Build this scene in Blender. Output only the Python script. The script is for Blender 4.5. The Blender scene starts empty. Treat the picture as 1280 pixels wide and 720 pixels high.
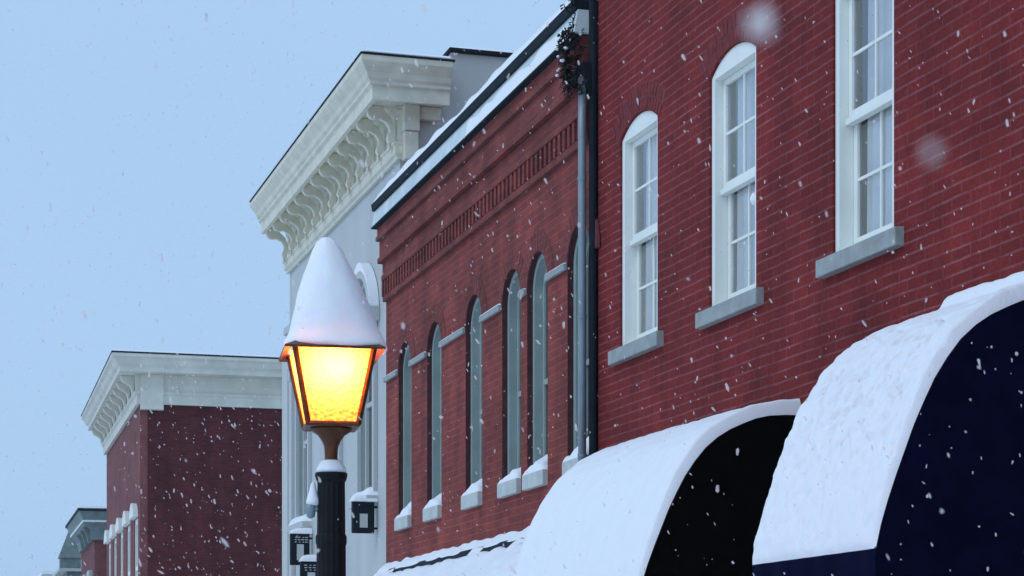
import bpy, bmesh, math, random
from mathutils import Vector, Matrix, noise
from mathutils.geometry import tessellate_polygon

SC = bpy.context.scene
C = SC.collection
R = math.radians
EYE = 1.6
HAZE = 0.0005
# ------------------------------------------------------------------ camera
cam = bpy.data.cameras.new('camera'); camo = bpy.data.objects.new('camera', cam); C.objects.link(camo)
camo.location = (0, 0, EYE); camo.rotation_euler = (R(90), 0, 0)
cam.sensor_width = 36.0; cam.lens = 73.125; cam.shift_y = 0.390625
cam.clip_start = 0.05; cam.clip_end = 3000
cam.dof.use_dof = True; cam.dof.focus_distance = 15.5; cam.dof.aperture_fstop = 14
SC.camera = camo
# ------------------------------------------------------------------ sky
W = bpy.data.worlds.new('World'); SC.world = W; W.use_nodes = True
nt = W.node_tree; nt.nodes.clear()
out = nt.nodes.new('ShaderNodeOutputWorld'); bg = nt.nodes.new('ShaderNodeBackground')
sky = nt.nodes.new('ShaderNodeTexSky'); sky.sky_type = 'NISHITA'; sky.sun_disc = False
SUN_EL, SUN_AZ = 14.0, 235.0
sky.sun_elevation = R(SUN_EL); sky.sun_rotation = R(SUN_AZ); sky.air_density = 1.0; sky.dust_density = 1.5
mx = nt.nodes.new('ShaderNodeMix'); mx.data_type = 'RGBA'; mx.inputs['Factor'].default_value = 0.93
tc = nt.nodes.new('ShaderNodeTexCoord'); nz = nt.nodes.new('ShaderNodeTexNoise'); nz.inputs['Scale'].default_value = 1.6
nz.inputs['Detail'].default_value = 3
cr = nt.nodes.new('ShaderNodeValToRGB')
cr.color_ramp.elements[0].position = 0.3; cr.color_ramp.elements[1].position = 0.7
cr.color_ramp.elements[0].color = (4.0, 6.2, 9.2, 1); cr.color_ramp.elements[1].color = (4.5, 6.65, 9.55, 1)
nt.links.new(tc.outputs['Generated'], nz.inputs['Vector']); nt.links.new(nz.outputs['Fac'], cr.inputs['Fac'])
nt.links.new(sky.outputs['Color'], mx.inputs['A']); nt.links.new(cr.outputs['Color'], mx.inputs['B'])
nt.links.new(mx.outputs['Result'], bg.inputs['Color']); nt.links.new(bg.outputs['Background'], out.inputs['Surface'])
bg.inputs['Strength'].default_value = 0.10
# ------------------------------------------------------------------ sun behind thick cloud
sl = bpy.data.lights.new('sun', 'SUN'); sl.energy = 0.9; sl.angle = R(35); sl.color = (0.86, 0.92, 1.0)
so = bpy.data.objects.new('sun', sl); C.objects.link(so)
a = R(SUN_AZ); d = Vector((math.sin(a) * math.cos(R(SUN_EL + 30)), math.cos(a) * math.cos(R(SUN_EL + 30)), math.sin(R(SUN_EL + 30))))
so.rotation_euler = d.to_track_quat('Z', 'Y').to_euler(); so.location = (-20, -20, 30)
SC.view_settings.view_transform = 'Standard'; SC.view_settings.look = 'None'
SC.view_settings.exposure = 0.0; SC.view_settings.gamma = 1.0; SC.view_settings.use_curve_mapping = False

# ------------------------------------------------------------------ materials
def mat(name):
    m = bpy.data.materials.new(name); m.use_nodes = True
    return m, m.node_tree, m.node_tree.nodes['Principled BSDF']
def N(t, typ, **kw):
    n = t.nodes.new(typ)
    for k, v in kw.items():
        if k in n.inputs: n.inputs[k].default_value = v
        else: setattr(n, k, v)
    return n
def rgba(c): return (c[0], c[1], c[2], 1)
def plain(name, c, rough=0.6, var=0.12, scale=6.0, bump=0.15, bscale=60.0, metal=0.0, spec=0.4, dirt=None, streak=False):
    m, t, p = mat(name)
    co = N(t, 'ShaderNodeTexCoord'); n1 = N(t, 'ShaderNodeTexNoise', Scale=scale, Detail=6.0)
    if streak:
        mp = N(t, 'ShaderNodeMapping'); mp.inputs['Scale'].default_value = (1, 1, 0.12)
        t.links.new(co.outputs['Object'], mp.inputs['Vector']); t.links.new(mp.outputs['Vector'], n1.inputs['Vector'])
    else: t.links.new(co.outputs['Object'], n1.inputs['Vector'])
    r = N(t, 'ShaderNodeValToRGB'); r.color_ramp.elements[0].position = .3; r.color_ramp.elements[1].position = .7
    lo = dirt or tuple(x * (1 - var) for x in c)
    r.color_ramp.elements[0].color = rgba(lo); r.color_ramp.elements[1].color = rgba(tuple(min(1, x * (1 + var * .5)) for x in c))
    t.links.new(n1.outputs['Fac'], r.inputs['Fac']); t.links.new(r.outputs['Color'], p.inputs['Base Color'])
    n2 = N(t, 'ShaderNodeTexNoise', Scale=bscale, Detail=4.0); t.links.new(co.outputs['Object'], n2.inputs['Vector'])
    b = N(t, 'ShaderNodeBump', Strength=bump, Distance=0.01); t.links.new(n2.outputs['Fac'], b.inputs['Height'])
    t.links.new(b.outputs['Normal'], p.inputs['Normal'])
    p.inputs['Roughness'].default_value = rough; p.inputs['Metallic'].default_value = metal
    p.inputs['Specular IOR Level'].default_value = spec
    return m
def brick(name, c1, c2, mortar, msize=0.008, rowh=0.075, bw=0.215, weather=0.35, bias=0.0, bump=0.6, bed=.9):
    m, t, p = mat(name)
    co = N(t, 'ShaderNodeTexCoord'); sp = N(t, 'ShaderNodeSeparateXYZ'); t.links.new(co.outputs['Object'], sp.inputs[0])
    ad = N(t, 'ShaderNodeMath', operation='ADD'); t.links.new(sp.outputs['X'], ad.inputs[0]); t.links.new(sp.outputs['Y'], ad.inputs[1])
    # small waviness so that courses are hand laid
    nw = N(t, 'ShaderNodeTexNoise', Scale=2.3, Detail=2.0); t.links.new(co.outputs['Object'], nw.inputs['Vector'])
    mw = N(t, 'ShaderNodeMath', operation='MULTIPLY_ADD'); mw.inputs[1].default_value = 0.022
    t.links.new(nw.outputs['Fac'], mw.inputs[0]); t.links.new(sp.outputs['Z'], mw.inputs[2])
    cb = N(t, 'ShaderNodeCombineXYZ'); t.links.new(ad.outputs[0], cb.inputs['X']); t.links.new(mw.outputs[0], cb.inputs['Y'])
    br = N(t, 'ShaderNodeTexBrick'); br.offset = 0.5
    br.inputs['Scale'].default_value = 1.0; br.inputs['Mortar Size'].default_value = msize
    br.inputs['Mortar Smooth'].default_value = 0.3; br.inputs['Bias'].default_value = bias
    br.inputs['Brick Width'].default_value = bw; br.inputs['Row Height'].default_value = rowh
    br.inputs['Color1'].default_value = rgba(c1); br.inputs['Color2'].default_value = rgba(c2); br.inputs['Mortar'].default_value = rgba(tuple(.72 * (a_ + b_) / 2 + .28 * m_ for a_, b_, m_ in zip(c1, c2, mortar)))
    t.links.new(cb.outputs[0], br.inputs['Vector'])
    n1 = N(t, 'ShaderNodeTexNoise', Scale=1.1, Detail=7.0, Roughness=0.65); t.links.new(co.outputs['Object'], n1.inputs['Vector'])
    n3 = N(t, 'ShaderNodeTexNoise', Scale=38.0, Detail=4.0); t.links.new(co.outputs['Object'], n3.inputs['Vector'])
    mr = N(t, 'ShaderNodeMapRange'); mr.inputs['From Min'].default_value = .3; mr.inputs['From Max'].default_value = .7
    mr.inputs['To Min'].default_value = 1 - weather; mr.inputs['To Max'].default_value = 1 + weather * .6
    t.links.new(n1.outputs['Fac'], mr.inputs['Value'])
    mr3 = N(t, 'ShaderNodeMapRange'); mr3.inputs['From Min'].default_value = .3; mr3.inputs['From Max'].default_value = .7
    mr3.inputs['To Min'].default_value = .78; mr3.inputs['To Max'].default_value = 1.22
    t.links.new(n3.outputs['Fac'], mr3.inputs['Value'])
    mp = N(t, 'ShaderNodeMapping'); mp.inputs['Scale'].default_value = (2.6, 2.6, .35); t.links.new(co.outputs['Object'], mp.inputs['Vector'])
    ns = N(t, 'ShaderNodeTexNoise', Scale=1.0, Detail=6.0, Roughness=.6); t.links.new(mp.outputs[0], ns.inputs['Vector'])
    ms = N(t, 'ShaderNodeMapRange'); ms.inputs['From Min'].default_value = .38; ms.inputs['From Max'].default_value = .56; ms.inputs['To Min'].default_value = .84; ms.inputs['To Max'].default_value = 1.06
    t.links.new(ns.outputs['Fac'], ms.inputs['Value']); mq = N(t, 'ShaderNodeMath', operation='MULTIPLY'); t.links.new(ms.outputs[0], mq.inputs[0]); t.links.new(mr.outputs[0], mq.inputs[1])
    mm = N(t, 'ShaderNodeMath', operation='MULTIPLY'); t.links.new(mq.outputs[0], mm.inputs[0]); t.links.new(mr3.outputs[0], mm.inputs[1])
    dv = N(t, 'ShaderNodeMath', operation='DIVIDE'); dv.inputs[1].default_value = rowh; t.links.new(mw.outputs[0], dv.inputs[0])
    fr_ = N(t, 'ShaderNodeMath', operation='FRACT'); t.links.new(dv.outputs[0], fr_.inputs[0])
    pg = N(t, 'ShaderNodeMath', operation='PINGPONG'); pg.inputs[1].default_value = .5; t.links.new(fr_.outputs[0], pg.inputs[0])
    ln = N(t, 'ShaderNodeMapRange'); ln.inputs['From Min'].default_value = msize / rowh * 1.15; ln.inputs['From Max'].default_value = msize / rowh * .5
    ln.inputs['To Min'].default_value = 0; ln.inputs['To Max'].default_value = bed; t.links.new(pg.outputs[0], ln.inputs['Value'])
    nb_ = N(t, 'ShaderNodeTexNoise', Scale=5.0, Detail=5.0); t.links.new(co.outputs['Object'], nb_.inputs['Vector'])
    lm = N(t, 'ShaderNodeMath', operation='MULTIPLY'); t.links.new(ln.outputs[0], lm.inputs[0])
    nr_ = N(t, 'ShaderNodeMapRange'); nr_.inputs['From Min'].default_value = .35; nr_.inputs['From Max'].default_value = .6; t.links.new(nb_.outputs['Fac'], nr_.inputs['Value'])
    t.links.new(nr_.outputs[0], lm.inputs[1])
    bm_ = N(t, 'ShaderNodeMix'); bm_.data_type = 'RGBA'; bm_.inputs['B'].default_value = rgba(mortar)
    t.links.new(lm.outputs[0], bm_.inputs['Factor']); t.links.new(br.outputs['Color'], bm_.inputs['A'])
    vm = N(t, 'ShaderNodeVectorMath', operation='SCALE'); t.links.new(bm_.outputs['Result'], vm.inputs[0]); t.links.new(mm.outputs[0], vm.inputs['Scale'])
    t.links.new(vm.outputs[0], p.inputs['Base Color'])
    inv = N(t, 'ShaderNodeMath', operation='SUBTRACT'); inv.inputs[0].default_value = 1.0; t.links.new(br.outputs['Fac'], inv.inputs[1])
    a3 = N(t, 'ShaderNodeMath', operation='MULTIPLY_ADD'); a3.inputs[1].default_value = 0.5
    t.links.new(n3.outputs['Fac'], a3.inputs[0]); t.links.new(inv.outputs[0], a3.inputs[2])
    b = N(t, 'ShaderNodeBump', Strength=bump, Distance=0.008); t.links.new(a3.outputs[0], b.inputs['Height'])
    t.links.new(b.outputs['Normal'], p.inputs['Normal'])
    p.inputs['Roughness'].default_value = 0.85; p.inputs['Specular IOR Level'].default_value = 0.25
    return m
def snow_mat(name, bscale=14.0, bump=0.35, sss=0.0, col=(0.86, 0.87, 0.90)):
    m, t, p = mat(name)
    co = N(t, 'ShaderNodeTexCoord')
    n1 = N(t, 'ShaderNodeTexNoise', Scale=bscale, Detail=6.0, Roughness=0.6); t.links.new(co.outputs['Object'], n1.inputs['Vector'])
    n2 = N(t, 'ShaderNodeTexNoise', Scale=bscale * 14, Detail=3.0); t.links.new(co.outputs['Object'], n2.inputs['Vector'])
    ad = N(t, 'ShaderNodeMath', operation='MULTIPLY_ADD'); ad.inputs[1].default_value = .12
    t.links.new(n2.outputs['Fac'], ad.inputs[0]); t.links.new(n1.outputs['Fac'], ad.inputs[2])
    b = N(t, 'ShaderNodeBump', Strength=bump, Distance=0.03); t.links.new(ad.outputs[0], b.inputs['Height'])
    t.links.new(b.outputs['Normal'], p.inputs['Normal'])
    p.inputs['Base Color'].default_value = rgba(col); p.inputs['Roughness'].default_value = 0.75
    p.inputs['Specular IOR Level'].default_value = 0.2
    if sss:
        p.inputs['Subsurface Weight'].default_value = sss
        p.inputs['Subsurface Radius'].default_value = (0.055, 0.034, 0.014); p.inputs['Subsurface Scale'].default_value = 1.0
    return m
def glass(name, tint=(0.75, 0.82, 0.86), rough=0.02, refl=1.0):
    m = bpy.data.materials.new(name); m.use_nodes = True; t = m.node_tree; t.nodes.clear()
    o = N(t, 'ShaderNodeOutputMaterial'); tr = N(t, 'ShaderNodeBsdfTransparent'); tr.inputs[0].default_value = rgba(tint)
    g = N(t, 'ShaderNodeBsdfGlossy'); g.inputs['Roughness'].default_value = rough; g.inputs['Color'].default_value = (refl, refl, refl, 1)
    fr = N(t, 'ShaderNodeFresnel'); fr.inputs['IOR'].default_value = 1.6; mi = N(t, 'ShaderNodeMixShader'); dbl = N(t, 'ShaderNodeMath', operation='MULTIPLY'); dbl.use_clamp = True; dbl.inputs[1].default_value = 2.3; t.links.new(fr.outputs[0], dbl.inputs[0])
    co = N(t, 'ShaderNodeTexCoord'); nn = N(t, 'ShaderNodeTexNoise', Scale=1.7, Detail=1.0); t.links.new(co.outputs['Object'], nn.inputs['Vector'])
    b = N(t, 'ShaderNodeBump', Strength=0.06, Distance=0.1); t.links.new(nn.outputs['Fac'], b.inputs['Height'])
    t.links.new(b.outputs[0], g.inputs['Normal'])
    t.links.new(dbl.outputs[0], mi.inputs[0]); t.links.new(tr.outputs[0], mi.inputs[1]); t.links.new(g.outputs[0], mi.inputs[2])
    t.links.new(mi.outputs[0], o.inputs[0]); return m

M = {}
M['brick_near'] = brick('red_brick', (0.205, 0.019, 0.018), (0.160, 0.015, 0.015), (0.26, 0.082, 0.085), msize=0.0085, weather=0.38)
M['brick_arch'] = plain('arch_brick', (0.19, 0.022, 0.022), .85, var=.4, scale=14, bump=.5)
M['brick_mid'] = brick('weathered_brick', (0.265, 0.052, 0.040), (0.195, 0.036, 0.031), (0.30, 0.11, 0.095), msize=0.006, weather=0.42, bump=.5, bed=.65)
M['brick_mid_trim'] = brick('corbel_brick', (0.25, 0.056, 0.045), (0.18, 0.038, 0.034), (0.21, 0.085, 0.078), msize=0.006, weather=0.45, bump=.5)
M['brick_jamb'] = plain('dark_shaded_jamb_brick', (0.075, 0.024, 0.028), .9, var=.4, scale=12)  # dark jamb brick, with the deep reveal's shade put into its colour
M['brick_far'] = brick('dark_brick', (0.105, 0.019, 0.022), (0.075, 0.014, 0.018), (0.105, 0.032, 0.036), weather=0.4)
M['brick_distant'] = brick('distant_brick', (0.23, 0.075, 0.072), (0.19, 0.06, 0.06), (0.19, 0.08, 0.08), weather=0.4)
M['mortar'] = plain('mortar', (0.19, 0.055, 0.06), .95, var=.3)
M['white'] = plain('white_paint', (0.82, 0.84, 0.78), .45, var=.06, scale=3, bump=.05)
M['stone'] = plain('grey_stone', (0.33, 0.36, 0.35), .8, var=.18, scale=9, bump=.35, bscale=90)
M['stone_pale'] = plain('pale_stone', (0.52, 0.55, 0.53), .8, var=.15, scale=9, bump=.3, bscale=90)
M['cream'] = plain('cream_paint', (0.70, 0.665, 0.53), .55, var=.14, scale=5, bump=.15)
M['cream_far'] = plain('pale_painted_wood', (0.66, 0.64, 0.54), .6, var=.15, scale=2, bump=.1)
M['siding'] = plain('blue_grey_render', (0.53, 0.54, 0.52), .8, var=.10, scale=1.4, bump=.12, bscale=20, streak=True)
M['facade_grey'] = plain('grey_painted_facade', (0.50, 0.52, 0.51), .7, var=.10, scale=1.6, bump=.1, streak=True)
M['frame_grey'] = plain('grey_green_paint', (0.30, 0.37, 0.35), .5, var=.12, scale=5, bump=.08)
M['dark_metal'] = plain('dark_flashing', (0.010, 0.017, 0.024), .75, var=.3, bump=.1, spec=.15)
M['band'] = plain('pale_metal_fascia', (0.62, 0.70, 0.70), .5, var=.16, scale=4, bump=.1)
M['pipe'] = plain('galvanised_pipe', (0.24, 0.30, 0.33), .45, var=.15, scale=5, bump=.06, metal=.3)
M['black'] = plain('black_iron', (0.006, 0.006, 0.007), .6, var=.4, scale=20, bump=.25, bscale=70, spec=.2)
M['black_fabric'] = plain('black_canvas', (0.0022, 0.0020, 0.0024), .95, var=.3, bump=.15, bscale=300, spec=.04)
M['navy_fabric'] = plain('navy_canvas', (0.0028, 0.0038, 0.024), .95, var=.3, bump=.15, bscale=300, spec=.05)
M['brass'] = plain('aged_brass', (0.12, 0.045, 0.02), .45, var=.4, scale=20, bump=.2, metal=.5)
M['snow'] = snow_mat('snow'); M['snow_soft'] = snow_mat('soft_snow', 3.0, .12)
M['snow_rough'] = snow_mat('pitted_snow', 18.0, .28)
M['snow_lamp'] = snow_mat('glowing_snow', 8.0, .15, sss=1.0)
M['glass'] = glass('window_glass', (.96, .98, .99)); M['glass_dull'] = glass('dull_window_glass', (.5, .58, .6), .12, .55)
M['room'] = plain('dark_room', (0.012, 0.02, 0.028), .9, bump=0)
M['curtain'] = plain('pale_curtain', (0.92, 0.93, 0.94), .9, var=.10, scale=4, bump=.1)
M['curtain_dark'] = plain('grey_blind', (0.08, 0.10, 0.10), .9, var=.2, scale=3, bump=.1)
M['teal'] = plain('green_grey_copper', (0.17, 0.22, 0.21), .6, var=.3, scale=3)
M['asphalt'] = plain('wet_asphalt', (0.05, 0.05, 0.055), .6, var=.3, scale=.6, bump=.3)
M['vine'] = plain('withered_vine', (0.012, 0.012, 0.012), .9, var=.5, bump=.2)
M['flake'] = fm = bpy.data.materials.new('snowflake'); fm.use_nodes = True
_t = fm.node_tree; _p = _t.nodes['Principled BSDF']; _p.inputs['Base Color'].default_value = (.92, .82, .80, 1); _p.inputs['Roughness'].default_value = .9; _p.inputs['Alpha'].default_value = .42

# ------------------------------------------------------------------ mesh helpers
class MB:
    def __init__(s): s.v = []; s.f = []; s.m = []; s.mi = 0
    def add(s, vs, fs):
        o = len(s.v); s.v += [tuple(v) for v in vs]
        for f in fs: s.f.append(tuple(i + o for i in f)); s.m.append(s.mi)
        return s
    def box(s, x0, x1, y0, y1, z0, z1):
        x0, x1 = sorted((x0, x1)); y0, y1 = sorted((y0, y1)); z0, z1 = sorted((z0, z1))
        vs = [(x, y, z) for z in (z0, z1) for y in (y0, y1) for x in (x0, x1)]
        return s.add(vs, [(0, 2, 3, 1), (4, 5, 7, 6), (0, 1, 5, 4), (2, 6, 7, 3), (0, 4, 6, 2), (1, 3, 7, 5)])
    def prism_x(s, prof, x0, x1, rev=False):      # closed (y,z) outline swept along x
        n = len(prof); vs = [(x0, y, z) for y, z in prof] + [(x1, y, z) for y, z in prof]
        fs = [(i, (i + 1) % n, n + (i + 1) % n, n + i) for i in range(n)]
        caps = tessellate_polygon([[Vector((y, z, 0)) for y, z in prof]])
        fs += [tuple(reversed(t)) for t in caps] + [tuple(i + n for i in t) for t in caps]
        return s.add(vs, fs)
    def prism_y(s, prof, y0, y1):      # closed (x,z) outline swept along y
        n = len(prof); vs = [(x, y0, z) for x, z in prof] + [(x, y1, z) for x, z in prof]
        fs = [(i, (i + 1) % n, n + (i + 1) % n, n + i) for i in range(n)]
        caps = tessellate_polygon([[Vector((x, z, 0)) for x, z in prof]])
        fs += [tuple(t) for t in caps] + [tuple(i + n for i in reversed(t)) for t in caps]
        return s.add(vs, fs)
    def mitred(s, prof, L, back):
        """cornice profile (out,z), outline closed against the wall, swept round the corner at x=0:
        along the front (y=out) for 0..L and back along the side (x=-out) to y=-back"""
        n = len(prof)
        r0 = [(L, o, z) for o, z in prof]; r1 = [(-o, o, z) for o, z in prof]; r2 = [(-o, -back, z) for o, z in prof]
        fs = []
        for k in (0, 1):
            for i in range(n):
                j = (i + 1) % n; fs.append((k * n + i, k * n + j, (k + 1) * n + j, (k + 1) * n + i))
        caps = tessellate_polygon([[Vector((o, z, 0)) for o, z in prof]])
        fs += [tuple(t) for t in caps] + [tuple(i + 2 * n for i in t) for t in caps]
        return s.add(r0 + r1 + r2, fs)
    def lathe(s, prof, n=32, cx=0, cy=0, flute=0, fa=0.0, sq=0.0, closed=True, frange=None):
        vs = []
        for r, z in prof:
            for i in range(n):
                a = 2 * math.pi * i / n; rr = r
                if flute and (frange is None or frange[0] <= z <= frange[1]): rr = r * (1 - fa * (0.5 + 0.5 * math.cos(a * flute)))
                vs.append((cx + rr * math.cos(a), cy + rr * math.sin(a), z))
        fs = []
        for k in range(len(prof) - 1):
            for i in range(n):
                j = (i + 1) % n; fs.append((k * n + i, k * n + j, (k + 1) * n + j, (k + 1) * n + i))
        if closed: fs += [tuple(reversed(range(n))), tuple(range((len(prof) - 1) * n, len(prof) * n))]
        return s.add(vs, fs)
    def tube(s, pts, r, n=10):
        vs = []; fs = []
        for k, p in enumerate(pts):
            p = Vector(p); d = (Vector(pts[min(k + 1, len(pts) - 1)]) - Vector(pts[max(k - 1, 0)])).normalized()
            up = Vector((0, 0, 1)) if abs(d.z) < .9 else Vector((1, 0, 0))
            u = d.cross(up).normalized(); w = d.cross(u); rr = r[k] if isinstance(r, (list, tuple)) else r
            vs += [p + (u * math.cos(2 * math.pi * i / n) + w * math.sin(2 * math.pi * i / n)) * rr for i in range(n)]
        for k in range(len(pts) - 1):
            for i in range(n):
                j = (i + 1) % n; fs.append((k * n + i, k * n + j, (k + 1) * n + j, (k + 1) * n + i))
        fs += [tuple(reversed(range(n))), tuple(range((len(pts) - 1) * n, len(pts) * n))]
        return s.add(vs, fs)
    def build(s, name, mats, parent=None, bevel=0, smooth=False, keep=False):
        me = bpy.data.meshes.new(name); me.from_pydata(s.v, [], s.f)
        for m in (mats if isinstance(mats, (list, tuple)) else [mats]): me.materials.append(m)
        for p, i in zip(me.polygons, s.m): p.material_index = i
        if not keep: bm = bmesh.new(); bm.from_mesh(me); bmesh.ops.recalc_face_normals(bm, faces=bm.faces[:]); bm.to_mesh(me); bm.free()
        if smooth:
            for p in me.polygons: p.use_smooth = True
        o = bpy.data.objects.new(name, me); C.objects.link(o); o.parent = parent
        if bevel:
            b = o.modifiers.new('bevel', 'BEVEL'); b.width = bevel; b.segments = 2; b.limit_method = 'ANGLE'; b.angle_limit = R(40)
        return o
def tag(o, label=None, cat=None, group=None, kind=None):
    for k, v in (('label', label), ('category', cat), ('group', group), ('kind', kind)):
        if v: o[k] = v
    return o
def thing(name, label, cat, loc=(0, 0, 0), rz=0, group=None):
    o = bpy.data.objects.new(name, None); C.objects.link(o); o.location = loc; o.rotation_euler = (0, 0, rz)
    o.empty_display_size = .3
    return tag(o, label, cat, group)
def copy_part(o, parent, dx):
    c = o.copy(); C.objects.link(c); c.parent = parent
    if dx is not None: c.location = (o.location[0] + dx[0], o.location[1] + dx[1], o.location[2] + dx[2])
    for ch in list(o.children): copy_part(ch, c, None)
    return c
def arch_pts(cx, hw, zs, rise, n=14):
    """points from left spring (cx-hw) over the crown to the right spring"""
    r = (hw * hw + rise * rise) / (2 * rise); zc = zs + rise - r; a0 = math.asin(min(1, hw / r))
    return [(cx + r * math.sin(-a0 + 2 * a0 * i / n), zc + r * math.cos(-a0 + 2 * a0 * i / n)) for i in range(n + 1)]
def hole(cx, hw, z0, zs, rise, n=14):
    if rise <= 0: return [(cx - hw, z0), (cx - hw, zs), (cx + hw, zs), (cx + hw, z0)]
    return [(cx - hw, z0)] + arch_pts(cx, hw, zs, rise, n) + [(cx + hw, z0)]
def facade(outer, holes, depth, name, mats, parent, back=None):
    """brick skin with openings: front at y=0, reveals run back to y=-depth"""
    mb = MB(); polys = [[Vector((x, z, 0)) for x, z in outer]] + [[Vector((x, z, 0)) for x, z in h] for h in holes]
    pts = [p for q in ([outer] + list(holes)) for p in q]
    tris = tessellate_polygon(polys)
    mb.add([(x, 0, z) for x, z in pts], [tuple(t) for t in tris])
    mb.mi = 1
    for h in holes:
        n = len(h)
        mb.add([(x, 0, z) for x, z in h] + [(x, -depth, z) for x, z in h], [(i, (i + 1) % n, n + (i + 1) % n, n + i) for i in range(n)])
    mb.mi = 0
    if back:      # side walls, rear and roof
        xs = [p[0] for p in outer]; zs = [p[1] for p in outer]; x0, x1, z0, z1 = min(xs), max(xs), min(zs), max(zs)
        v = [(x0, 0, z0), (x0, 0, z1), (x0, -back, z1), (x0, -back, z0), (x1, 0, z0), (x1, 0, z1), (x1, -back, z1), (x1, -back, z0)]
        mb.add(v, [(0, 1, 2, 3), (4, 5, 6, 7), (3, 2, 6, 7), (1, 5, 6, 2)])
        mb.mi = 2
        e = depth + .5
        mb.add([(x0 + .02, -e, z0), (x1 - .02, -e, z0), (x1 - .02, -e, z1 - .02), (x0 + .02, -e, z1 - .02)], [(0, 1, 2, 3)])
    me = bpy.data.meshes.new(name); me.from_pydata(mb.v, [], mb.f)
    for m in mats: me.materials.append(m)
    for p, i in zip(me.polygons, mb.m): p.material_index = i
    o = bpy.data.objects.new(name, me); C.objects.link(o); o.parent = parent
    return o
def ring(cx, hw, zs, rise, th, y0, y1, nb, name, parent, mbrick, rows=1):
    """arch of bricks on edge, each brick its own wedge, on a mortar bed"""
    r = (hw * hw + rise * rise) / (2 * rise); zc = zs + rise - r; a0 = math.asin(min(1, hw / r)) * (1.10 if hw / r < .98 else 1.0)
    mb = MB(); k = 40
    def wedge(aa, ab, ra, rb, yb, mi):
        mb.mi = mi; vs = []
        for y in (y0, yb):
            for rr, a in ((ra, aa), (rb, aa), (rb, ab), (ra, ab)): vs.append((cx + rr * math.sin(a), y, zc + rr * math.cos(a)))
        mb.add(vs, [(0, 1, 2, 3), (7, 6, 5, 4), (0, 4, 5, 1), (1, 5, 6, 2), (2, 6, 7, 3), (3, 7, 4, 0)])
    for i in range(k): wedge(-a0 + 2 * a0 * i / k, -a0 + 2 * a0 * (i + 1) / k, r + .002, r + th, y1 - .003, 1)
    rt = th / rows
    for q in range(rows):
        for i in range(nb):
            w = 2 * a0 / nb; aa = -a0 + w * i + (w / 2 if q % 2 else 0); g = w * .08
            wedge(aa + g, aa + w - g, r + .004 + q * rt, r + (q + 1) * rt - .006, y1 + random.uniform(-.0015, .002), 0)
    return mb.build(name, [mbrick, M['mortar']], parent)
def snow_strip(mb, x0, x1, y0, y1, z, h, seed=0, n=24, m=6, edge=.04):
    """soft heap of snow on a ledge; y0 at the wall, y1 the outer lip"""
    vs = []; fs = []
    for i in range(n + 1):
        for j in range(m + 1):
            u = i / n; v = j / m; x = x0 + (x1 - x0) * u; y = y0 + (y1 - y0) * v
            e = min(1, min(u, 1 - u) * abs(x1 - x0) / edge); ev = min(1, (1 - v) * abs(y1 - y0) / edge)
            hh = h * math.sqrt(max(0, 1 - (1 - e) ** 2)) * math.sqrt(max(0, 1 - (1 - ev) ** 2)) * (1 + .45 * noise.noise(Vector((x * 2.3, y * 3, seed * 7.1))))
            vs.append((x, y, z + max(.0, hh)))
    for i in range(n):
        for j in range(m):
            a = i * (m + 1) + j; fs.append((a, a + m + 1, a + m + 2, a + 1))
    b = len(vs); vs += [(x0, y0, z - .002), (x1, y0, z - .002), (x1, y1, z - .002), (x0, y1, z - .002)]
    mb.add(vs, fs + [(b, b + 1, b + 2, b + 3)]); return mb
random.seed(5)

# ------------------------------------------------------------------ setting: ground
def sheet(name, x0, x1, y0, y1, z, m, rz=0):
    mb = MB(); mb.add([(x0, y0, z), (x1, y0, z), (x1, y1, z), (x0, y1, z)], [(0, 1, 2, 3)])
    o = mb.build(name, m); o.rotation_euler = (0, 0, rz); return tag(o, kind='structure')
sheet('ground', -290, 290, -290, 290, 0.0, M['snow_soft'])
TH = R(16.5)
road = sheet('road', -12.5, -3.0, -60, 260, 0.012, M['snow_rough'], TH)
# the footway runs beside the buildings with a real kerb
mb = MB(); mb.box(1.1, 6.2, -40, 110, 0.0, .14); o = mb.build('pavement', M['snow_soft']); o.rotation_euler = (0, 0, TH); tag(o, kind='structure')
mb = MB(); mb.box(.95, 1.095, -40, 110, 0.0, .15); o = mb.build('kerb', M['stone'], bevel=.01); o.rotation_euler = (0, 0, TH); tag(o, kind='structure')

# ------------------------------------------------------------------ near brick building
def frame_of(xv): return math.atan((640 - xv) / 2600)
def rz_of(xv): return R(90) + frame_of(xv)
near = thing('brick_building', 'tall dark red brick building nearest the viewer with three white sash windows and stone sills', 'building', (.7485, 18.02, 0), rz_of(-200))
WC = [-.95, -2.84, -4.89]; HW = .42; Z0 = 2.86 + EYE; ZS = 4.60 + EYE; RISE = .13; RAIL = 3.74 + EYE; ROOFN = 10.2
holes = [hole(c, HW, Z0 + .003, ZS, RISE) for c in WC]
facade([(-14, 0), (-14, ROOFN), (0, ROOFN), (0, 0)], holes, .10, 'wall', [M['brick_near'], M['brick_near'], M['room']], near, back=9)
mb = MB(); mb.box(-14.3, .25, -.05, .45, ROOFN, ROOFN + .5); mb.build('cornice', M['stone_pale'], near, bevel=.02)
for c in WC: ring(c, HW, ZS, RISE, .23, -.03, .004, 17, 'brick_arch', near, M['brick_arch'], rows=2)
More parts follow.
